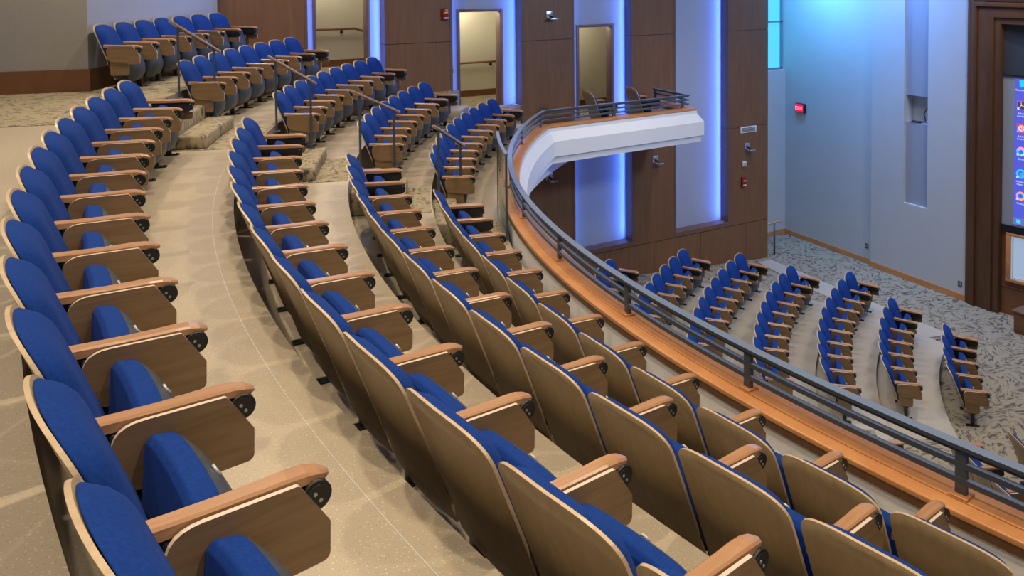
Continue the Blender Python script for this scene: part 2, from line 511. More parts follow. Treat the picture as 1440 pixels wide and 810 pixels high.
def ring(name, ins, outs, z0, z1, mats, mi=0, kind=True, parent=None, bevel=0, closeend=True, zo=None):
    """solid between two offset paths incl. the return along the end of the arm"""
    a = offpath(outs, 0); b_ = offpath(ins, 0)
    # return to the side wall
    ea, eb = a[-1], b_[-1]
    a.append(Vector((ea.x+0.02, YW-0.003, 0))); b_.append(Vector((eb.x+0.02, YW-0.003, 0)))
    k = min(len(a), len(b_))
    if len(a) > k: a = a[len(a)-k:]
    if len(b_) > k: b_ = b_[len(b_)-k:]
    vs = []; 
    for p, q in zip(a, b_):
        vs += [(p.x, p.y, z0 if zo is None else zo[0]), (p.x, p.y, z1 if zo is None else zo[1]), (q.x, q.y, z1), (q.x, q.y, z0)]
    mb_ = MB(); fs = []
    for i in range(k-1):
        for j in range(4):
            l = (j+1) % 4
            fs.append((i*4+j, i*4+l, (i+1)*4+l, (i+1)*4+j))
    fs += [(0, 1, 2, 3), ((k-1)*4, (k-1)*4+1, (k-1)*4+2, (k-1)*4+3)]
    mb_.add(vs, fs)
    return mb_
# structural parapet + fascia (white)
mb = ring('x', -0.10, 0.13, 3.62, CZ-0.05, None)
struct('wall_balcony_parapet', mb, [M['white']], label='low white parapet wall along the balcony edge')
mb = ring('x', 0.10, 0.235, 3.74, 4.24, None, zo=(3.74, 4.02))
struct('trim_2', mb, [M['white']], label='white fascia band with sloping top on the balcony edge')
mb = ring('x', 0.0, 0.19, 3.61, 3.74, None)
struct('trim_3', mb, [M['white']], label='narrow white soffit step beneath the balcony fascia')
mb = MB(); sector(mb, 12.55, 18.9, 100, AEND, 3.30, 3.52, 70, clip=YW-0.005)
poly2 = [pol(12.56, t).xy[:] for t in (137.8, 134, 130, 125.5)]
mb.prism([(x, min(y, YW-0.005)) for x, y in poly2]+[(-5.55, YW-0.005), (-5.55, 8.62)], 3.60, 3.70, 'z')
struct('ceiling_soffit', mb, [M['white']], label='white underside of the balcony')
# wooden cap
cap = ring('x', -0.136, 0.13, CZ-0.045, CZ-0.010, None)
o = struct('trim_4', cap, [M['cap']], label='broad orange wood cap on the balcony parapet', bevel=0.008)
mb = ring('x', -0.128, -0.108, CZ-0.095, CZ-0.045, None)
struct('trim_5', mb, [M['pil']], label='dark brown strip beneath the wooden parapet cap')
mb = ring('x', -0.045, 0.128, CZ-0.011, CZ, None)
struct('trim_6', mb, [M['cap']], label='raised outer band of the wooden parapet cap', bevel=0.003)

# metal balcony railing with posts and three rails
rg = empty('balcony_railing', pol(12.54, 175, CZ), 0, 'slate grey metal railing with three rails curving along the wood-capped balcony edge', 'railing')
inv = Matrix.Translation(-rg.location)
def railpath(z):
    p = offpath(0.0, z)
    e = p[-1]
    p.append(Vector((e.x, YW-0.28, z)))
    return p
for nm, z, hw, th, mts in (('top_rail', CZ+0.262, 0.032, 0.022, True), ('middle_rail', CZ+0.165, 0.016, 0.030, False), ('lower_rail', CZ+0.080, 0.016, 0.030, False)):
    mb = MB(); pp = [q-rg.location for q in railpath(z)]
    mb.sweep(pp, [(-hw, -th/2), (hw, -th/2), (hw, th/2), (-hw, th/2)], 0, mis=[0, 0, 1, 0])  # upper face gets the painted-in lit tone, the other faces plain slate
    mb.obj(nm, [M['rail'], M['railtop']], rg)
# lap bar under the broad top rail
mb = MB(); mb.sweep([q-rg.location for q in railpath(CZ+0.24)], [(-0.012, -0.014), (0.012, -0.014), (0.012, 0.014), (-0.012, 0.014)]); mb.obj('rail_stiffener', [M['rail']], rg)
posts = [pol(12.54, t, CZ) for t in (204.0, 197.4, 190.8, 184.14, 177.62, 171.04, 164.29, 157.9, 151.64, 145.26, 138.2)]
for f in (0.47, 0.985):
    posts.append(Vector((A0.x+(A1.x-A0.x)*f, A0.y+(A1.y-A0.y)*f, CZ)))
posts.append(Vector((A1.x+0.08, YW-0.36, CZ)))
for k, p in enumerate(posts):
    a = math.atan2(p.y, p.x) if k < 11 else math.atan2(armv.y, armv.x)+PI/2
    if k == 13: a = 0
    mb = MB(); mb.box(-0.015, 0.015, -0.030, 0.030, 0, 0.25)
    po = mb.obj('post', [M['rail']], rg, bevel=0.002, loc=p-rg.location, rz=a)
    mb = MB(); mb.box(-0.045, 0.045, -0.05, 0.05, 0, 0.012)
    mb.obj('post_base', [M['cap']], po, bevel=0.003)

# glass guard at the foot of the aisle
gl = empty('glass_guard', pol(12.70, 160, TZ[4]), 0, 'clear curved glass guard with lavender metal top rail at the foot of the aisle steps', 'glass barrier')
mb = MB()
pth = [q-gl.location for q in arc(12.70, 157.0, 163.2, TZ[4]+0.03, 14)]
mb.sweep(pth, [(-0.006, 0), (0.006, 0), (0.006, 0.96), (-0.006, 0.96)]); mb.obj('glass_panel', [M['glass']], gl)
mb = MB(); mb.sweep([q-gl.location for q in arc(12.70, 156.9, 163.25, TZ[4]+0.985, 14)], [(-0.02, 0), (0.02, 0), (0.02, 0.03), (-0.02, 0.03)]); mb.obj('top_rail', [M['railtop']], gl)
mb = MB(); mb.sweep([q-gl.location for q in arc(12.70, 156.9, 163.3, TZ[4]+0.0, 14)], [(-0.02, 0), (0.02, 0), (0.02, 0.06), (-0.02, 0.06)]); mb.obj('base_channel', [M['steel']], gl)
for t in (156.9, 163.25):
    p = pol(12.70, t, TZ[4])-gl.location
    mb = MB(); mb.box(-0.012, 0.012, -0.012, 0.012, 0, 1.0); mb.obj('post', [M['rail']], gl, loc=p, rz=R(t))

# ------------------------------------------------------------------ aisle handrails
hr = [((-15.371, 5.352, 5.68), (-14.968, 5.731, 5.39), 0.79, 'highest'),
      ((-14.393, 5.109, 5.243), (-13.977, 5.268, 4.967), 0.81, 'second highest'),
      ((-13.604, 4.478, 4.829), (-13.073, 4.935, 4.551), 0.84, 'third highest'),
      ((-12.75, 4.27, 4.412), (-12.30, 4.73, 4.12), 0.81, 'lowest')]
for a, b_, h, w_ in hr:
    a, b_ = Vector(a), Vector(b_)
    o = empty('aisle_handrail', a, 0, w_+' of the four short wooden handrails on two slim metal posts beside the aisle', 'handrail', 'handrails down the aisle steps')
    d = b_-a; top0, top1 = Vector((0, 0, h)), d+Vector((0, 0, h))
    mb = MB(); e0, e1 = top0-(top1-top0)*0.2, top1+(top1-top0)*0.17
    mb.sweep([e0, e1], [(-0.024, 0), (0.024, 0), (0.024, 0.03), (-0.024, 0.03)])
    mb.obj('wooden_rail', [M['hand']], o, bevel=0.008)
    mb = MB(); mb.sweep([top0-Vector((0, 0, 0.008)), top1-Vector((0, 0, 0.008))], [(-0.012, 0), (0.012, 0), (0.012, 0.008), (-0.012, 0.008)]); mb.obj('rail_bracket', [M['rail']], o)
    for q in (Vector((0, 0, 0)), d):
        mb = MB(); mb.box(-0.011, 0.011, -0.011, 0.011, 0, h); p = mb.obj('post', [M['rail']], o, loc=q)
        mb = MB(); mb.cyl((0, 0, 0), (0, 0, 0.01), 0.042, 16); mb.obj('base_plate', [M['rail']], p)

# ------------------------------------------------------------------ side wall
TOP = 8.2
PAN = [(-14.47, -12.99, 5), (-11.62, -10.30, 4), (-8.83, -7.60, 3), (-6.16, -4.96, 2), (-3.43, -2.17, 1)]
mb = MB()
for x0, x1, k in PAN:
    zs = [0.0, 1.04, 3.39, 5.72, TOP] if k < 4 else [1.04, 3.39, 5.78, TOP]
    e = 0.085
    for z0, z1 in zip(zs[:-1], zs[1:]):
        g = 0.006
        if z0 < 1:
            continue
        xs = [x0, x0+0.075, x1-0.05, x1] if k > 1 else [x0, x0+0.11, x1]
        for a_, c_ in zip(xs[:-1], xs[1:]):
            wide = (c_-a_) > 0.3
            mb.box(a_+(g/2 if wide else 0), c_-(g/2 if wide else 0), YW+(0 if wide else -0.004), YW+0.465, z0+g, z1-g, 0 if wide else 1)
    mb.box(x0+0.01, x1-0.01, YW+0.012, YW+0.46, 0, TOP, 2)
struct('wall_side', mb, [M['wall_wood'], M['frame_wood'], M['dark']], label='side wall of tall brown wood panels with thin joints')
# wainscot
mb = MB()
js = [-12.0, -9.9, -8.4, -6.87, -5.57, -4.25, -2.875, -2.17]
for a_, c_ in zip(js[:-1], js[1:]):
    mb.box(a_+0.004, c_-0.004, YW, YW+0.08, -0.3, 1.034)
mb.box(-12, -2.17, YW+0.012, YW+0.3, -0.3, 1.05, 1)
struct('wall_wainscot', mb, [M['wall_wood'], M['dark']], label='low wood panelling along the foot of the side wall')
# niches: painted back, sill, openings for the doors
def niche(x0, x1, k):
    yb = YW+ND
    op = {1: (-12.79, -11.88, 5.243, 7.22), 2: (-10.05, -9.18, 4.412, 6.33), 3: (-7.345, -6.52, 3.976, 5.93)}.get(k)
    mb = MB()
    if op:
        a_, c_, z0, z1 = op
        zlo = 3.3 if k < 3 else 1.04
        mb.box(x0, a_-0.02, yb, yb+0.2, zlo, TOP); mb.box(c_+0.02, x1, yb, yb+0.2, zlo, TOP)
        mb.box(a_-0.02, c_+0.02, yb, yb+0.2, z1+0.02, TOP); mb.box(a_-0.02, c_+0.02, yb, yb+0.2, zlo, z0-0.02)
    else:
        mb.box(x0, x1, yb, yb+0.2, 1.04, TOP)
    struct('wall_niche', mb, [M['niche']], label='painted back of a recess between wood panels, washed with blue light')
    if k > 2:
        mb = MB(); mb.box(x0, x1, YW-0.004, yb, 1.05, 1.15); struct('trim_sill', mb, [M['trim_wood'] if 0 else M['frame_wood']], label='wooden sill at the foot of a blue-lit recess')
    # led strips tucked in the corners of the recess
    zc, zz = (4.6, 6.9) if k > 2 else (6.2, 3.4)
    zl = 1.2 if k > 2 else 4.2
    for side, pw in ((1, 1.0), (-1, 0.28 if k != 4 else 0.05)):
        xx = x1-0.012 if side == 1 else x0+0.012
        lamp('blue_led_strip', 'AREA', (xx, yb-0.10, (zl+TOP)/2), 24*pw*(TOP-zl)/4, (0.07, 0.19, 1.0), (xx-side*1.0, yb+0.28, (zl+TOP)/2), 0.03, TOP-zl, spread=R(160))
        l = bpy.context.scene.objects[-1]
    if op:
        a_, c_, z0, z1 = op
        f = MB(); t = 0.06; yf = yb-0.03
        f.box(a_-t, a_, yf, yb+0.22, z0, z1+t); f.box(c_, c_+t, yf, yb+0.22, z0, z1+t); f.box(a_, c_, yf, yb+0.22, z1, z1+t)
        struct('door_%d' % k, f, [M['frame_wood']], bevel=0.004, label='brown wooden frame of a doorway to the side corridor')
        # corridor behind
        xa, xb = a_-1.0, c_+1.6; yc = 12.0; hz = z1+0.5
        c2 = MB()
        c2.box(xa, xb, yc, yc+0.1, z0, hz); c2.box(xa-0.1, xa, yb+0.2, yc+0.1, z0, hz); c2.box(xb, xb+0.1, yb+0.2, yc+0.1, z0, hz)
        c2.box(xa, xb, yb+0.2, yc, hz, hz+0.1)
        struct('wall_corridor', c2, [M['cream']], label='cream wall of the corridor behind a doorway')
        c3 = MB(); c3.box(xa, xb, YW+0.005, yc, z0-0.08, z0+0.003); struct('floor_corridor', c3, [M['carpet']], label='carpet of the corridor behind a doorway')
        c4 = MB(); c4.box(xa, xb, yc-0.015, yc, z0+0.003, z0+0.14); struct('baseboard_corridor', c4, [M['trim_wood']], label='brown baseboard in the corridor')
        lamp('corridor_light', 'POINT', ((a_+c_)/2-0.1, yb+0.95, hz-0.25), 40 if k < 3 else 24, (1.0, 0.92, 0.76), size=0.2)
for x0, x1, k in NICHES: niche(x0, x1, k)
# corridor handrails
for (xa, xb, z, nm, dip) in ((-12.9, -11.72, 6.0, 'first', True), (-9.95, -8.45, 5.16, 'second', False)):
    o = empty('corridor_handrail', (xa, 11.93, z), 0, 'thin dark wooden handrail on the corridor wall seen through the %s' % ('leftmost doorway' if dip else 'second doorway'), 'handrail')
    pts = [(0, 0, 0), (xb-xa, 0, 0.0)]+([(xb-xa+0.25, 0, -0.09)] if dip else [])
    mb = MB(); mb.tube(pts, 0.022, 10); mb.obj('rail', [M['trim_wood']], o)
    for f in ((0.78,) if dip else (0.80, 0.2)):
        mb = MB(); mb.cyl((f*(xb-xa), 0, -0.02), (f*(xb-xa), 0.03, -0.06), 0.014, 8); mb.cyl((f*(xb-xa), 0.03, -0.06), (f*(xb-xa), 0.068, -0.06), 0.03, 10)
        mb.obj('bracket', [M['black']], o)

# back walls of the balcony
C1 = Vector((-16.24, 6.55, 0)); C2 = Vector((-14.44, 10.2, 0)); C0 = Vector((-21.0, 7.73, 0))
def wallseg(p, q, th, z0, z1, mb, mi=0):
    d = (q-p).normalized(); n_ = Vector((-d.y, d.x, 0))*th
    mb.prism([(p.x, p.y), (q.x, q.y), (q.x+n_.x, q.y+n_.y), (p.x+n_.x, p.y+n_.y)], z0, z1, 'z', mi); return mb
mb = wallseg(C1, C0, -0.2, TZ[0]-0.1, TOP, MB()); struct('wall_back', mb, [M['grey_wall']], label='plain beige-grey back wall of the balcony')
mb = wallseg(C1, C2, 0.2, TZ[0]-0.1, TOP, MB()); struct('wall_back_seats', mb, [M['blue_wall']], label='blue-grey wall behind the highest far row')
d_ = (C0-C1).normalized(); mb = wallseg(C1+Vector((0.02, -0.012, 0)), C0, 0.02, TZ[0], TZ[0]+0.27, MB()); struct('baseboard_back', mb, [M['trim_wood']], label='tall brown baseboard of the back wall')
mb = wallseg(C1+Vector((0.0, -0.012, 0)), C2, -0.02, TZ[0], TZ[0]+0.27, MB()); struct('baseboard_seats', mb, [M['trim_wood']], label='tall brown baseboard behind the highest far row')

# ------------------------------------------------------------------ ground floor
LC = (0.162, -1.777)
LR = {1: 12.51, 2: 11.510, 3: 10.506, 4: 9.468, 5: 8.457, 6: 7.483, 7: 6.481}
LZ = {j: 0.614-0.1056*(j-2) for j in range(1, 8)}
LT = {1: 128.8, 2: 122.27, 3: 119.388, 4: 118.897, 5: 115.594, 6: 120.326, 7: 124.73}
LN = {1: 5, 2: 9, 3: 9, 4: 9, 5: 9, 6: 6, 7: 4}
def lt0(j):
    return {1: 125.4, 2: 118.6, 3: 115.6, 4: 114.3, 5: 110.6, 6: 108.5}[j]
GZ = 0.086
mb = MB(); mb.box(-14, 2.5, -9, 12.2, GZ-0.25, GZ-0.004)
struct('floor_stage', mb, [M['carpet2']], label='grey-beige leaf-patterned carpet in front of the stage')
mb = MB()
for j in range(1, 7):
    ri = LR[j+1]+0.60; ro = LR[j]+0.60 if j > 1 else 15.0
    x0 = -2.9
    a = lt0(j)
    xl = -2.9 if j > 4 else None
    sector(mb, ri, ro, a, 176, GZ-0.05, LZ[j], 70, 1, 0, c=LC, xlim=xl)
# extend the three lowest terraces to the platform edge
struct('floor_terraces', mb, [M['terr2'], M['riser']], label='pale curved terraces of the ground-floor seating')
mb = MB()
rp = [(-2.35, YW-0.01, GZ), (-2.35, 4.95, GZ), (-2.95, 5.0, GZ+0.04), (-3.5, 6.3, GZ+0.09), (-5.4, 8.0, GZ+0.25), (-7.3, 8.6, GZ+0.40), (-9.2, YW-0.01, GZ+0.55)]
n_ = len(rp); mb.add([p for p in rp]+[(p[0], p[1], GZ-0.1) for p in rp], [list(range(n_)), [n_+i for i in range(n_)][::-1]]+[[i, n_+i, n_+(i+1) % n_, (i+1) % n_] for i in range(n_)])
struct('floor_ramp', mb, [M['carpet2']], label='carpeted side aisle beside the wood panelling')
mb = MB()
sp = [(-2.35, YW-0.3), (-2.35, 4.95), (-3.1, 5.15), (-2.98, 6.3), (-2.9, 8.3), (-2.75, YW-0.3)]
mb.prism(sp, GZ-0.05, GZ+0.055, 'z')
struct('trim_platform', mb, [M['terr2']], label='pale stone border of the seating platform')
mb = MB()
for j in range(2, 7):
    sector(mb, LR[j+1]+0.60+0.22, LR[j]+0.58, 143.0, 151.0, LZ[j]-0.02, LZ[j]+0.005, 8, 0, c=LC)
struct('floor_aisle_carpet', mb, [M['carpet2']], label='carpet inlays in the ground-floor aisle')

# ------------------------------------------------------------------ stage end of the room
yA = 11.43
mb = MB(); mb.box(-2.17, XS+0.1, yA, yA+0.35, GZ, 4.52); struct('wall_exit', mb, [M['stagewall']], label='pale wall beneath the high window at the side exit')
mb = MB(); mb.box(-3.6, -2.17, yA-0.6, yA+0.35, GZ, TOP); struct('wall_exit_return', mb, [M['stagewall']])
mb = MB(); mb.box(-2.17, XS, yA-0.02, yA, GZ, GZ+0.12); mb.box(XS-0.02, XS, 8.43, yA, GZ, GZ+0.12); mb.box(XS-0.12, XS-0.10, 5.88, 8.44, GZ, GZ+0.13)
struct('baseboard_stage', mb, [M['cap']], label='orange-brown baseboard of the pale stage walls')
# window
mb = MB(); yw = yA+0.13
mb.box(-2.17, XS, yw+0.03, yw+0.05, 4.56, TOP)
wo = struct('window_1', mb, [emit('bright_window', (0.10, 0.62, 0.95), 1.0)], label='bright cyan window high above the exit')
mb = MB()
for x in (-1.75, -1.2, XS-0.045): mb.box(x-0.02, x+0.02, yw-0.02, yw+0.04, 4.53, TOP)
for z in (4.55, 5.80, 7.0): mb.box(-2.17, XS, yw-0.02, yw+0.04, z-0.02, z+0.02)
mb.obj('window_frame', [M['railtop']], wo)
# stage wall
mb = MB(); mb.box(XS, XS+0.3, 8.0, yA+0.4, GZ, TOP); struct('wall_stage_corner', mb, [M['stagewall']], label='pale stage wall carrying the exit sign, washed cyan from above')
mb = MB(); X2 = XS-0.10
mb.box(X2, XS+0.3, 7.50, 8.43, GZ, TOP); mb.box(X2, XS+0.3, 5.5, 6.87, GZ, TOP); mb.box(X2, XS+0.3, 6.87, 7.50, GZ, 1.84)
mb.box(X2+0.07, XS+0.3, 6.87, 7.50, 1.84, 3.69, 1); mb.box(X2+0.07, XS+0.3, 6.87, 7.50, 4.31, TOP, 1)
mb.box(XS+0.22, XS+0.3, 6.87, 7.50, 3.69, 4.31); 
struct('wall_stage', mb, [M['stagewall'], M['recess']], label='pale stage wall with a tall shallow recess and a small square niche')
# cable in the square niche
nc = empty('niche_cable', (XS-0.02, 7.1, 3.70), 0, 'black cable hanging from a socket in the small square wall niche', 'cable')
mb = MB(); mb.tube([(0.22, -0.10, 0.36), (0.16, -0.02, 0.32), (0.12, 0.02, 0.2), (0.1, -0.04, 0.06), (0.05, 0.0, 0.02), (0.0, 0.16, 0.02), (-0.02, 0.26, 0.012)], 0.012, 6); mb.obj('cord', [M['black']], nc)
mb = MB(); mb.box(0.20, 0.235, -0.16, -0.05, 0.30, 0.42); mb.obj('socket', [M['blackr']], nc, bevel=0.01)
mb = MB(); mb.cyl((0.02, 0.02, 0.025), (-0.01, 0.22, 0.025), 0.025, 10); mb.obj('plug', [M['blackr']], nc)
# proscenium frame
for k, (xf, ya, yb_, za, zb) in enumerate(((-0.60, 5.87, 5.76, TOP, 6.46), (-0.63, 5.76, 5.66, 6.46, 6.37), (-0.585, 5.66, 5.30, 6.37, 6.15), (-0.545, 5.30, 5.16, 6.15, 6.02))):
    mb = MB()
    if k == 0: mb.prism([(ya, GZ), (ya, za), (yb_, za), (yb_, GZ)], xf, 0.2, 'x'); mb.prism([(yb_-0.002, 6.47), (yb_-0.002, TOP), (0.4, TOP), (0.4, 6.47)], xf+0.03, 0.2, 'x')
    else: mb.prism([(ya, GZ), (ya, za), (0.4, za), (0.4, zb), (yb_, zb), (yb_, GZ)], xf, 0.2, 'x')
    struct('trim_stage_frame', mb, [M['pil']], bevel=0.006, label='brown wooden moulding framing the stage screen')

# screen, in its own frame: s runs along the screen, z up
SO = Vector((-0.47, 5.15, 0)); SA = math.atan2(-0.988, 0.156)
def sbox(mb, s0, s1, z0, z1, d0, d1, mi=0):
    return mb.box(s0, s1, d0, d1, z0, z1, mi)
def sobj(name, mb, mats, parent=None, bevel=0):
    o = mb.obj(name, mats, parent, bevel=bevel)
    if parent is None:
        o.location = SO; o.rotation_euler = (0, 0, SA)
    return o
SW = 4.4
mb = MB(); sbox(mb, 0, SW, 4.99, 6.10, 0.06, 0.4); o = sobj('trim_screen_housing', mb, [M['housing']]); o['kind'] = 'structure'; o['label'] = 'dark blue-grey valance above the projection screen'
mb = MB(); sbox(mb, 0, SW, GZ, 1.80, 0.06, 0.4, 0); sbox(mb, 0, SW, GZ, 0.22, 0.04, 0.1, 0); sbox(mb, 0.01, SW, 0.64, 0.67, 0.04, 0.1, 0)
o = sobj('wall_under_screen', mb, [M['trim_wood']]); o['kind'] = 'structure'; o['label'] = 'brown wood panelling under the projection screen'
mb = MB()
sbox(mb, 0.10, 1.9, 0.78, 0.84, -0.01, 0.07); sbox(mb, 0.10, 1.9, 1.72, 1.78, -0.01, 0.07); sbox(mb, 0.10, 0.20, 0.84, 1.72, -0.01, 0.07); sbox(mb, 1.8, 1.9, 0.84, 1.72, -0.01, 0.07)
wn = sobj('window_2', mb, [M['cap']], bevel=0.004); wn['kind'] = 'structure'; wn['label'] = 'orange-wood framed window glowing pale blue below the screen'
mb = MB(); sbox(mb, 0.2, 1.8, 0.84, 1.72, 0.03, 0.055); mb.obj('pane', [emit('pale_lit_pane', (0.42, 0.55, 0.75), 0.7)], wn)
mb = MB(); sbox(mb, 0.225, 0.245, 0.86, 1.70, 0.015, 0.03); sbox(mb, 0.225, 1.78, 0.86, 0.88, 0.015, 0.03); mb.obj('inner_bead', [M['white']], wn)
scr = bpy.data.objects.new('projection_screen', None); COL.objects.link(scr); scr.location = SO; scr.rotation_euler = (0, 0, SA)
tag(scr, 'large lit projection screen showing a blue computer desktop with a column of icons', 'screen')
mb = MB(); sbox(mb, 0.0, SW, 1.90, 4.985, 0.03, 0.055); mb.obj('screen_border', [plain('screen_fabric', (0.30, 0.34, 0.42), 0.7)], scr)
mb = MB(); sbox(mb, 0.0, SW, 1.80, 1.93, 0.0, 0.06); sbox(mb, 0, SW, 4.97, 4.995, 0.0, 0.06); mb.obj('bottom_bar', [M['black']], scr)
mb = MB(); sbox(mb, 0.235, SW-0.25, 2.12, 4.93, 0.02, 0.029); mb.obj('desktop_image', [emit('desktop_blue', (0.085, 0.10, 0.62), 1.0)], scr)
mb = MB(); sbox(mb, 0.235, SW-0.25, 1.97, 2.12, 0.02, 0.029); mb.obj('taskbar', [emit('taskbar_blue', (0.13, 0.16, 0.48), 1.0)], scr)
def stext(txt, s_, z_, size, mat, parent, name='icon_text'):
    cu = bpy.data.curves.new('t', 'FONT'); cu.body = txt; cu.size = size; cu.align_x = 'CENTER'; cu.extrude = 0.001
    to = bpy.data.objects.new('t', cu); COL.objects.link(to)
    dg = bpy.context.evaluated_depsgraph_get()
    me = bpy.data.meshes.new_from_object(to.evaluated_get(dg)); bpy.data.objects.remove(to)
    me.materials.clear(); me.materials.append(mat)
    for p in me.polygons: p.material_index = 0
    o = link(name, me, parent); o.rotation_euler = (PI/2, 0, 0); o.location = (s_, 0.010, z_)
    return o
EW = emit('icon_white', (0.75, 0.85, 1.0), 0.8)
ER = emit('icon_red', (0.85, 0.07, 0.10), 0.9); EC = emit('icon_cyan', (0.02, 0.55, 1.0), 1.0); EG = emit('icon_green', (0.35, 0.9, 0.75), 0.9)
EP = emit('icon_pink', (0.95, 0.35, 0.60), 0.9); EB = emit('icon_blue', (0.02, 0.16, 0.85), 1.0); EO = emit('icon_orange', (0.95, 0.45, 0.25), 0.9); EK = emit('icon_dark', (0.10, 0.05, 0.10), 0.8)
icx = 0.375
def disc(mb, s_, z_, r, n=24, mi=0, a0=0, a1=360, ri=0, d=0.016):
    vs = []; fs = []
    for i in range(n+1):
        a = R(a0+(a1-a0)*i/n)
        vs += [(s_+ri*math.cos(a), d, z_+ri*math.sin(a)), (s_+r*math.cos(a), d, z_+r*math.sin(a))]
    for i in range(n): fs.append((2*i, 2*i+1, 2*i+3, 2*i+2))
    return mb.add(vs, fs, mi)
def arrow(mb, z_, mi):
    sbox(mb, icx-0.085, icx-0.045, z_-0.085, z_-0.045, 0.008, 0.013, mi)
# waste basket
mb = MB(); mb.prism([(icx-0.055, 4.90), (icx+0.07, 4.91), (icx+0.055, 4.77), (icx-0.035, 4.76)], 0.012, 0.018, 'y'); ic = mb.obj('desktop_icon', [EC], scr); stext('Recycle Bin', icx, 4.69, 0.052, EW, ic, 'icon_text')
mb = MB(); sbox(mb, icx-0.09, icx+0.09, 4.31, 4.49, 0.014, 0.019, 0); sbox(mb, icx-0.075, icx+0.075, 4.325, 4.475, 0.010, 0.014, 1)
mb.tube([(icx-0.04, 0.008, 4.35), (icx+0.0, 0.008, 4.42), (icx-0.01, 0.008, 4.46), (icx+0.0, 0.008, 4.40), (icx+0.06, 0.008, 4.38)], 0.006, 6, 2); arrow(mb, 4.40, 2)
ic = mb.obj('desktop_icon', [ER, EK, EW], scr); stext('Adobe\nAcrobat', icx, 4.22, 0.052, EW, ic)
mb = MB(); sbox(mb, icx-0.09, icx+0.09, 3.85, 4.03, 0.014, 0.019, 0); disc(mb, icx, 3.94, 0.062, mi=1, ri=0.044, d=0.012); disc(mb, icx-0.015, 3.935, 0.034, mi=1, ri=0.02, d=0.012); arrow(mb, 3.94, 2)
ic = mb.obj('desktop_icon', [ER, EW, EC], scr); stext('Adobe\nCreati...', icx, 3.76, 0.052, EW, ic)
mb = MB(); disc(mb, icx, 3.47, 0.095, mi=0, a0=20, a1=160); disc(mb, icx, 3.47, 0.095, mi=1, a0=160, a1=260); disc(mb, icx, 3.47, 0.095, mi=2, a0=260, a1=380); disc(mb, icx, 3.46, 0.045, mi=3, d=0.012); arrow(mb, 3.47, 4)
ic = mb.obj('desktop_icon', [EP, EC, EG, EB, EW], scr); stext('Canva', icx, 3.30, 0.052, EW, ic)
mb = MB(); disc(mb, icx, 3.02, 0.095, mi=0, ri=0.055); disc(mb, icx+0.01, 3.01, 0.035, mi=0, ri=0.015); arrow(mb, 3.01, 1)
ic = mb.obj('desktop_icon', [EC, EW], scr); stext('Window\nNews...', icx, 2.84, 0.052, EW, ic)
mb = MB(); disc(mb, icx, 2.57, 0.09, mi=0, a0=90, a1=270, ri=0.045); disc(mb, icx, 2.57, 0.09, mi=1, a0=270, a1=450, ri=0.045); disc(mb, icx, 2.57, 0.05, mi=2, d=0.014); arrow(mb, 2.57, 3)
ic = mb.obj('desktop_icon', [EP, EO, EB, EW], scr); stext('Firefox', icx, 2.40, 0.052, EW, ic)
mb = MB()
for a_ in (0, 1):
    for c_ in (0, 1): sbox(mb, icx-0.075+a_*0.042, icx-0.037+a_*0.042, 2.005+c_*0.042, 2.043+c_*0.042, 0.012, 0.018)
mb.obj('start_button', [emit('icon_sky', (0.05, 0.65, 0.95), 1.0)], scr)
lamp('projector_glow', 'AREA', (-0.62, 3.1, 3.5), 22, (0.45, 0.5, 1.0), (-4, 3.1, 1.5), 3.4, 2.6)

# stage desk
dk = empty('stage_desk', (-1.10, 4.45, GZ), 0, 'low brown wooden desk standing at the right edge before the stage', 'desk')
mb = MB(); mb.box(0.0, 0.55, -1.3, 0, 0, 0.40); mb.obj('body', [M['trim_wood']], dk, bevel=0.01)
mb = MB(); mb.box(-0.03, 0.58, -1.33, 0.03, 0.40, 0.44); mb.obj('top', [M['frame_wood']], dk, bevel=0.012)

# exit handrail post
ep = empty('exit_handrail', (-1.90, 10.28, GZ), 0, 'short handrail with a wooden grip on one grey post at the side exit', 'handrail')
mb = MB(); mb.cyl((0, 0, 0), (0, 0, 0.78), 0.022, 12); mb.obj('post', [M['rail']], ep)
mb = MB(); mb.tube([(-0.30, -0.02, 0.80), (0.0, 0.0, 0.80), (0.14, 0.0, 0.82), (0.17, -0.07, 0.80)], 0.022, 8); mb.obj('grip', [M['hand']], ep)

# exit sign
es = empty('exit_sign', (XS, 10.83, 3.56), -PI/2, 'small red lit exit sign with a black housing on the pale stage wall', 'sign')
# local x runs towards -y after the turn, local y towards +x
mb = MB(); mb.box(-0.17, 0.17, -0.07, 0.0, -0.12, 0.12); mb.obj('housing', [M['black']], es, bevel=0.006)
mb = MB(); mb.box(-0.155, 0.13, -0.078, -0.07, -0.105, 0.105); mb.obj('face', [emit('exit_red', (0.80, 0.0, 0.06), 1.0)], es)
t_ = stext('EXIT', 0, 0, 0.135, emit('exit_letters', (1.0, 0.42, 0.55), 1.3), es, 'letters'); t_.location = (-0.012, -0.080, -0.048)

# outlets
for y, z, nm in ((8.63, 0.50, 'small grey socket plate low on the pale wall left of the wall jog'), (6.02, 0.42, 'small grey socket plate low on the pale wall beside the wooden pilaster')):
    xx = XS if y > 8.43 else X2
    o = empty('wall_outlet', (xx, y, z), -PI/2, nm, 'socket', 'wall sockets on the stage wall')
    mb = MB(); mb.box(-0.05, 0.05, -0.008, 0.0, -0.06, 0.06); mb.obj('plate', [M['pan']], o, bevel=0.004)
    mb = MB(); mb.box(-0.03, -0.004, -0.012, -0.008, -0.035, 0.035); mb.box(0.004, 0.03, -0.012, -0.008, -0.035, 0.035); mb.obj('receptacle', [M['steel']], o)

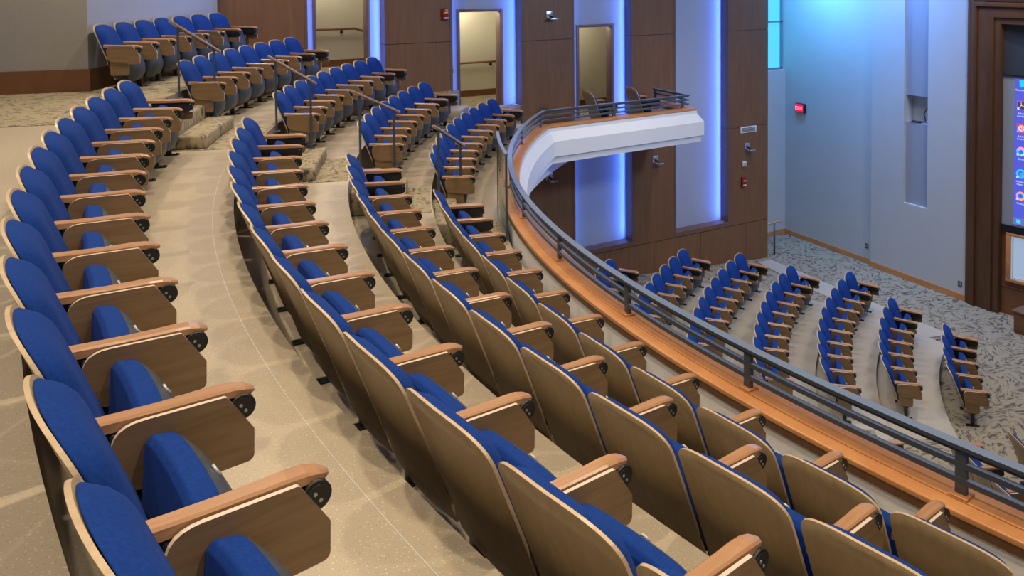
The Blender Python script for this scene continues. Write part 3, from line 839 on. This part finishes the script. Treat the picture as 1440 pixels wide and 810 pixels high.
# wall fittings on the wood panels (facing -y)
for x, z, nm in ((-8.19, 6.24, 'upper square chrome wall light above the balcony arm'), (-8.22, 2.88, 'square chrome wall light low under the balcony, leftmost'), (-5.54, 2.92, 'square chrome wall light below the balcony arm, middle of the lower three'), (-2.85, 2.92, 'square chrome wall light on the rightmost wood panel under the grille')):
    o = empty('wall_light', (x, YW, z), 0, nm, 'wall light', 'chrome wall lights on the side wall')
    mb = MB(); mb.box(-0.075, 0.075, -0.012, 0, -0.075, 0.075); mb.obj('back_plate', [M['chrome']], o, bevel=0.004)
    mb = MB(); mb.cyl((0.0, -0.01, -0.02), (0.03, -0.10, -0.05), 0.02, 10); mb.obj('stem', [M['black']], o)
    mb = MB(); mb.box(-0.05, 0.13, -0.17, -0.05, -0.10, -0.07); mb.obj('head', [M['chrome']], o, bevel=0.006)
for x, z, nm in ((-10.45, 6.31, 'red fire alarm at the top of the wood panel left of the doorway'), (-2.97, 2.06, 'red fire alarm on the rightmost wood panel, below the white box')):
    o = empty('fire_alarm', (x, YW, z), 0, nm, 'fire alarm', 'red fire alarms on the side wall')
    mb = MB(); mb.box(-0.065, 0.065, -0.05, 0, -0.11, 0.12); mb.obj('body', [M['red']], o, bevel=0.012)
    mb = MB(); mb.box(-0.04, 0.05, -0.07, -0.05, 0.02, 0.05); mb.obj('amber_lens', [M['amber']], o, bevel=0.004)
    mb = MB(); mb.box(-0.04, 0.05, -0.075, -0.05, -0.085, -0.055); mb.obj('clear_lens', [M['white']], o, bevel=0.004)
o = empty('strobe_box', (-2.95, YW, 2.50), 0, 'small white box on the rightmost wood panel above the red alarm', 'alarm box')
mb = MB(); mb.box(-0.06, 0.06, -0.05, 0, -0.065, 0.065); mb.obj('body', [M['white']], o, bevel=0.015)
mb = MB(); mb.box(-0.04, 0.04, -0.058, -0.05, -0.04, 0.04); mb.obj('lens', [M['plate']], o, bevel=0.003)
o = empty('air_grille', (-2.80, YW, 3.32), 0, 'wide white-framed grille high on the rightmost wood panel', 'grille')
mb = MB(); mb.box(-0.25, 0.25, -0.012, 0, -0.075, 0.075); mb.obj('frame', [M['white']], o, bevel=0.003)
mb = MB()
for k in range(4): mb.box(-0.21, 0.21, -0.018, -0.012, -0.045+k*0.026, -0.033+k*0.026)
mb.obj('louvre', [M['pan']], o)

# ------------------------------------------------------------------ theatre seats
def smooth(x): return x*x*(3-2*x)
CH = {}
def chair_meshes(W):
    if W in CH: return CH[W]
    d = {}; hw = W/2-0.016
    ZT, ZB = 0.798, 0.15
    def topz(y):
        u = min(abs(y/hw), 1.0)
        return ZT-0.125*(1-(1-u**2.8)**(1/2.8))
    def bx(y, z):   # rear surface of the back
        v = (z-ZB)/(ZT-ZB)
        return -0.030-0.244*v**1.05-0.008+0.022*(y/hw)**2
    def front(u, v, off=0.0, ins=0.0, zb=ZB):
        h = hw-ins; y = -h+2*h*u
        zt = topz(y*hw/h)-ins
        z = zb+(zt-zb)*v
        return (bx(y, z)+off, y, z)
    U = lambda u: 0.5-0.5*math.cos(PI*u) if 0 < u < 1 else u
    mb = MB(); mb.grid(lambda u, v: front(U(u), v, 0.012), lambda u, v: front(U(u), v, 0.0), 28, 8, 0, 0, 1)
    d['shell'] = mb.mesh('backrest_shell', [M['shell'], M['ply']])
    def pad(u, v):
        uu = U(u); x, y, z = front(uu, v, 0.02, 0.010, 0.30)
        b_ = (1-(2*uu-1)**6)*(1-(2*v-1)**8)
        return (x+0.070*b_, y, z)
    mb = MB(); mb.grid(pad, lambda u, v: front(U(u), v, 0.015, 0.010, 0.30), 28, 16)
    d['pad'] = mb.mesh('backrest_cushion', [M['blue']])
    for p in d['pad'].polygons: p.use_smooth = True
    # folded seat
    hs = W/2-0.055
    prof = rounded([(-0.02, 0.30), (-0.005, 0.505), (0.012, 0.525), (0.072, 0.512), (0.12, 0.40), (0.13, 0.26), (0.06, 0.20)], [0.03, 0.015, 0.015, 0.03, 0.03, 0.03, 0.03], 4)
    mb = MB(); n = 14
    base = []
    for i in range(n+1):
        u = -1+2*i/n; y = hs*math.copysign(1-(1-abs(u))**1.3, u)
        k = (1-abs(u)**7*0.10)
        for (px, pz) in prof:
            base.append(((px-0.05)*k+0.05+0.012*(1-u*u), y, (pz-0.36)*k+0.36))
    m_ = len(prof); fs = []
    for i in range(n):
        for j in range(m_): fs.append((i*m_+j, i*m_+(j+1) % m_, (i+1)*m_+(j+1) % m_, (i+1)*m_+j))
    mb.add(base, fs, 0, True); mb.add(base[:m_], [list(range(m_))], 0, True); mb.add(base[-m_:], [list(range(m_))], 0, True)
    d['seat'] = mb.mesh('seat_cushion', [M['blue']])
    # plastic pan under the seat
    hp = W/2-0.055
    pr = [(0.075, 0.508), (0.112, 0.485), (0.150, 0.425), (0.182, 0.35), (0.200, 0.27), (0.190, 0.19), (0.155, 0.125), (0.10, 0.10)]
    def pp(v):
        f = v*(len(pr)-1); i = min(int(f), len(pr)-2); t = f-i
        return (pr[i][0]*(1-t)+pr[i+1][0]*t, pr[i][1]*(1-t)+pr[i+1][1]*t)
    def pf(u, v):
        px, pz = pp(v); uu = 2*u-1
        wv = 1.0-0.06*v*v
        if v > 0.8: wv -= 0.35*((v-0.8)/0.2)**2
        if v < 0.25: wv -= 0.22*((0.25-v)/0.25)**2
        back = 0.075 if v < 0.5 else 0.06
        x = back+(px-back)*(1-abs(uu)**3.2*0.55)
        return (x, uu*hp*wv, pz)
    def pb(u, v):
        x, y, z = pf(u, v); return (min(x-0.012, 0.075+0.02*v), y*0.98, z)
    mb = MB(); mb.grid(pf, pb, 16, 18); d['pan'] = mb.mesh('seat_pan', [M['pan']])
    mb = MB(); c = Vector((0.120, 0, 0.474)); nn = Vector((0.845, 0, 0.535))
    mb.cyl(c-nn*0.002, c+nn*0.005, 0.018, 16); mb.cyl(c+nn*0.005, c+nn*0.0056, 0.010, 12, 1); d['plate'] = mb.mesh('number_plate', [M['plate'], M['pan']])
    # arm assembly (shared by all widths; placed at y = -W/2 or +W/2)
    CH[W] = d
    return d
def arm_meshes():
    d = {}
    def arm(hwid, hend, bulge=0):
        pts = [(-0.113, hwid*0.95), (0.05, hwid), (0.20, hend), (0.262, hend)]
        prof = []
        xs = [-0.113, -0.05, 0.05, 0.14, 0.20, 0.245, 0.275, 0.293, 0.303]
        ws = [hwid, hwid, hwid, (hwid+hend)/2, hend, hend*0.99, hend*0.86, hend*0.60, hend*0.25]
        zs = [0.568, 0.565, 0.561, 0.560, 0.560, 0.557, 0.550, 0.542, 0.537]
        th = [0.032, 0.032, 0.030, 0.028, 0.027, 0.026, 0.022, 0.017, 0.012]
        vs = []; fs = []
        for x, w_, z, t in zip(xs, ws, zs, th):
            vs += [(x, -w_, z-t), (x, w_, z-t), (x, w_, z-0.006), (x, w_-0.007, z), (x, -w_+0.007, z), (x, -w_, z-0.006)]
        for i in range(len(xs)-1):
            for j in range(6): fs.append((i*6+j, i*6+(j+1) % 6, (i+1)*6+(j+1) % 6, (i+1)*6+j))
        fs += [(0, 1, 2, 3, 4, 5), tuple(len(vs)-6+j for j in range(6))]
        mb = MB(); mb.add(vs, fs, 0, False); me = mb.mesh('armrest', [M['arm']])
        return me
    d['arm'] = arm(0.027, 0.030); d['armwide'] = arm(0.044, 0.052)
    # wooden side panel, hung on the outside of the arm
    pr = rounded([(-0.088, 0.555), (0.215, 0.548), (0.290, 0.432), (0.288, 0.338), (0.20, 0.336), (-0.062, 0.372)], [0.115, 0.012, 0.012, 0.022, 0.05, 0.075], 7)
    mb = MB(); mb.prism(pr, -0.048, -0.034, 'y', 0, 1); d['side'] = mb.mesh('side_panel', [M['side'], M['plyw']])
    mb = MB(); mb.box(-0.095, 0.255, -0.014, 0.014, 0.478, 0.530); mb.box(-0.075, 0.20, -0.030, -0.014, 0.40, 0.528); d['bracket'] = mb.mesh('arm_bracket', [M['black']], bevel=0.004, seg=1)
    mb = MB(); mb.cyl((0.262, -0.008, 0.500), (0.262, -0.040, 0.500), 0.036, 18); mb.cyl((0.262, -0.040, 0.500), (0.262, -0.043, 0.500), 0.029, 18)
    mb.cyl((0.255, -0.043, 0.508), (0.255, -0.046, 0.508), 0.005, 8, 1); mb.cyl((0.268, -0.043, 0.490), (0.268, -0.046, 0.490), 0.005, 8, 1)
    mb.prism([(0.235, 0.53), (0.29, 0.532), (0.285, 0.49), (0.235, 0.47)], -0.02, 0.0, 'y')
    d['pivot'] = mb.mesh('tablet_pivot', [M['black'], M['steel']])
    mb = MB(); mb.box(0.035, 0.085, -0.020, 0.020, 0.01, 0.49); mb.prism([(-0.10, 0.50), (-0.04, 0.50), (0.06, 0.30), (0.06, 0.20), (-0.06, 0.28)], -0.016, 0.016, 'y')
    mb.box(-0.02, 0.13, -0.014, 0.014, 0.19, 0.30)
    d['ped'] = mb.mesh('pedestal', [M['black']], bevel=0.003, seg=1)
    mb = MB(); mb.box(-0.03, 0.155, -0.030, 0.030, 0.0, 0.012); mb.cyl((-0.01, 0, 0.012), (-0.01, 0, 0.02), 0.01, 8); mb.cyl((0.135, 0, 0.012), (0.135, 0, 0.02), 0.01, 8)
    d['foot'] = mb.mesh('foot_plate', [M['black']])
    # boxed arm with the folded writing tablet
    mb = MB(); mb.prism([(-0.085, 0.53), (0.285, 0.53), (0.29, 0.455), (0.24, 0.425), (-0.05, 0.425)], -0.034, 0.034, 'y'); mb.cyl((0.27, -0.034, 0.51), (0.27, -0.038, 0.51), 0.008, 10, 1)
    d['boxarm'] = mb.mesh('tablet_box', [M['black'], M['steel']], bevel=0.006, seg=2)
    mb = MB(); mb.prism(rounded([(0.09, 0.425), (0.285, 0.425), (0.28, 0.355), (0.20, 0.345), (0.10, 0.36)], 0.02, 3), -0.03, -0.012, 'y', 0, 1)
    d['lowside'] = mb.mesh('tablet_edge', [M['side'], M['plyw']])
    # lower wooden end panel of the outermost seat
    mb = MB(); mb.prism(rounded([(-0.050, 0.38), (0.160, 0.36), (0.158, 0.205), (-0.040, 0.205)], [0.0, 0.0, 0.02, 0.02], 3), -0.030, -0.014, 'y', 0, 1)
    d['endpanel'] = mb.mesh('end_panel', [M['side'], M['plyw']])
    return d
AM = arm_meshes()
SEATS = 0
def add_arm(root, y, kind, ped=True, end=False, mirror=False):
    """kind: normal | box | wide"""
    if kind == 'normal':
        link('armrest', AM['arm'], root, (0, y, 0)); link('arm_bracket', AM['bracket'], root, (0, y, 0))
        s_ = link('side_panel', AM['side'], root, (0, y, 0)); link('tablet_pivot', AM['pivot'], s_)
    elif kind == 'box':
        link('armrest', AM['arm'], root, (0, y, 0)); b_ = link('tablet_box', AM['boxarm'], root, (0, y, 0)); link('tablet_edge', AM['lowside'], b_)
    else:
        link('armrest', AM['armwide'], root, (0, y+0.01, 0)); b_ = link('tablet_box', AM['boxarm'], root, (0, y+0.01, 0)); q = link('tablet_edge', AM['lowside'], b_, (0, 0.06, 0))
        link('end_panel', AM['endpanel'], root, (0, y+0.055, 0))
    if end:
        link('end_panel', AM['endpanel'], root, (0, y, 0))
    p = link('pedestal', AM['ped'], root, (0, y, 0)); link('foot_plate', AM['foot'], p)
def seat(W, loc, rz, label, group, right='normal', left=None, end=False, lend=False):
    global SEATS
    SEATS += 1
    d = chair_meshes(W)
    o = empty('theatre_seat', loc, rz, label, 'seat', group)
    link('backrest_shell', d['shell'], o); link('backrest_cushion', d['pad'], o); link('seat_cushion', d['seat'], o)
    p = link('seat_pan', d['pan'], o); link('number_plate', d['plate'], p)
    add_arm(o, -W/2, right, end=end)
    if left: add_arm(o, W/2, left)
    return o
ORD = ['first', 'second', 'third', 'fourth', 'fifth', 'sixth', 'seventh', 'eighth', 'ninth', 'tenth', 'eleventh', 'twelfth', 'thirteenth', 'fourteenth', 'fifteenth', 'sixteenth']
def row(Rf, floor, W, t0, dth, n, c, rowname, frm, group, style, dz=0):
    """style: near = aisle end has the left tablet arm, rows run towards growing angle; far = aisle end on the right"""
    W = round((Rf+0.30)*R(dth), 3)
    for k in range(n):
        if style != 'far':
            t = t0+(k+0.5)*dth
        else:
            t = t0-(k+0.5)*dth
        lab = 'blue folding seat, %s from %s, %s' % (ORD[k], frm, rowname)
        kw = {}
        if style == 'near':
            if k == 0: kw = dict(left='wide', right='box' if group[-1] != '1' else 'normal')
        elif style == 'far':
            if k == 0: kw = dict(end=True)
            if k == n-1: kw = dict(left='wide', right='box')
        elif style == 'low':      # counted from the side wall, angle grows; last one ends the row
            if k == 0: kw = dict(left='wide', right='box')
            if k == n-1: kw = dict(end=True)
        p = pol(Rf+0.30, t, floor+dz, c)
        seat(W, p, R(t)+PI, lab, group[:-1].strip() if group[-1] == '1' else group, **kw)
def arcW(Rf, dth): return (Rf+0.30)*R(dth)
NT = {1: (164.481, 2.0014, 15), 2: (164.477, 2.1534, 16), 3: (164.740, 2.2576, 15), 4: (164.906, 2.3968, 14)}
NN = {1: 'leftmost foreground row', 2: 'second foreground row from the left', 3: 'third foreground row from the left', 4: 'foreground row nearest the railing'}
for k, (t0, dth, n) in NT.items():
    row(RF[k], TZ[k], 0.560, t0, dth, n, (0, 0), NN[k], 'the aisle', 'seats in the '+NN[k]+('1' if k == 1 else ''), 'near')
BT = {0: (158.618, 1.8305, 7, 0), 1: (159.259, 1.9204, 8, -0.01), 2: (159.096, 2.05, 9, 0.007), 3: (158.856, 2.2238, 8, 0.003), 4: (159.019, 2.2598, 10, 0.003)}
BN = {0: 'top far row against the wall', 1: 'second far row from the wall', 2: 'third far row from the wall', 3: 'fourth far row from the wall', 4: 'far row nearest the railing'}
for k, (t0, dth, n, dr) in BT.items():
    row(RF[k]+dr, TZ[k], 0.542, t0, dth, n, (0, 0), BN[k], 'the aisle', 'seats in the '+BN[k], 'far')
LNAME = {1: 'back ground row', 2: 'sixth ground row from the front', 3: 'fifth ground row from the front', 4: 'fourth ground row from the front', 5: 'third ground row from the front', 6: 'second ground row from the front', 7: 'front ground row'}
for j in range(1, 8):
    dth = math.degrees(0.5008/(LR[j]+0.3))
    # arm index 0 is the right arm of the seat nearest the side wall
    row(LR[j], LZ[j], 0.50, LT[j]-dth, dth, LN[j], LC, LNAME[j], 'side wall', 'seats in the '+LNAME[j], 'low')
for j, t0, n, rn in ((5, 151.9, 3, 8.30), (6, 151.5, 4, 7.20), (7, 150.0, 4, 6.25)):
    dth = math.degrees(0.5008/(LR[j]+0.3))
    nm = {5: 'third ground row, block behind railing post', 6: 'second ground row, block behind railing post', 7: 'front ground row, block behind railing post'}[j]
    row(rn, LZ[j], 0.50, t0, math.degrees(0.5008/(rn+0.3)), n, LC, nm, 'its aisle', 'seats in the '+nm, 'near')
# two seats on the arm of the balcony, facing the stage
for x, y, nm in ((-7.70, 9.1, 'blue and oak seat on the balcony arm, nearer the doorway'), (-6.68, 9.1, 'blue and oak seat on the balcony arm, nearer the stage')):
    seat(0.542, (x, y, TZ[4]), R(-4), nm, 'seats on the balcony arm', right='box', left='wide')
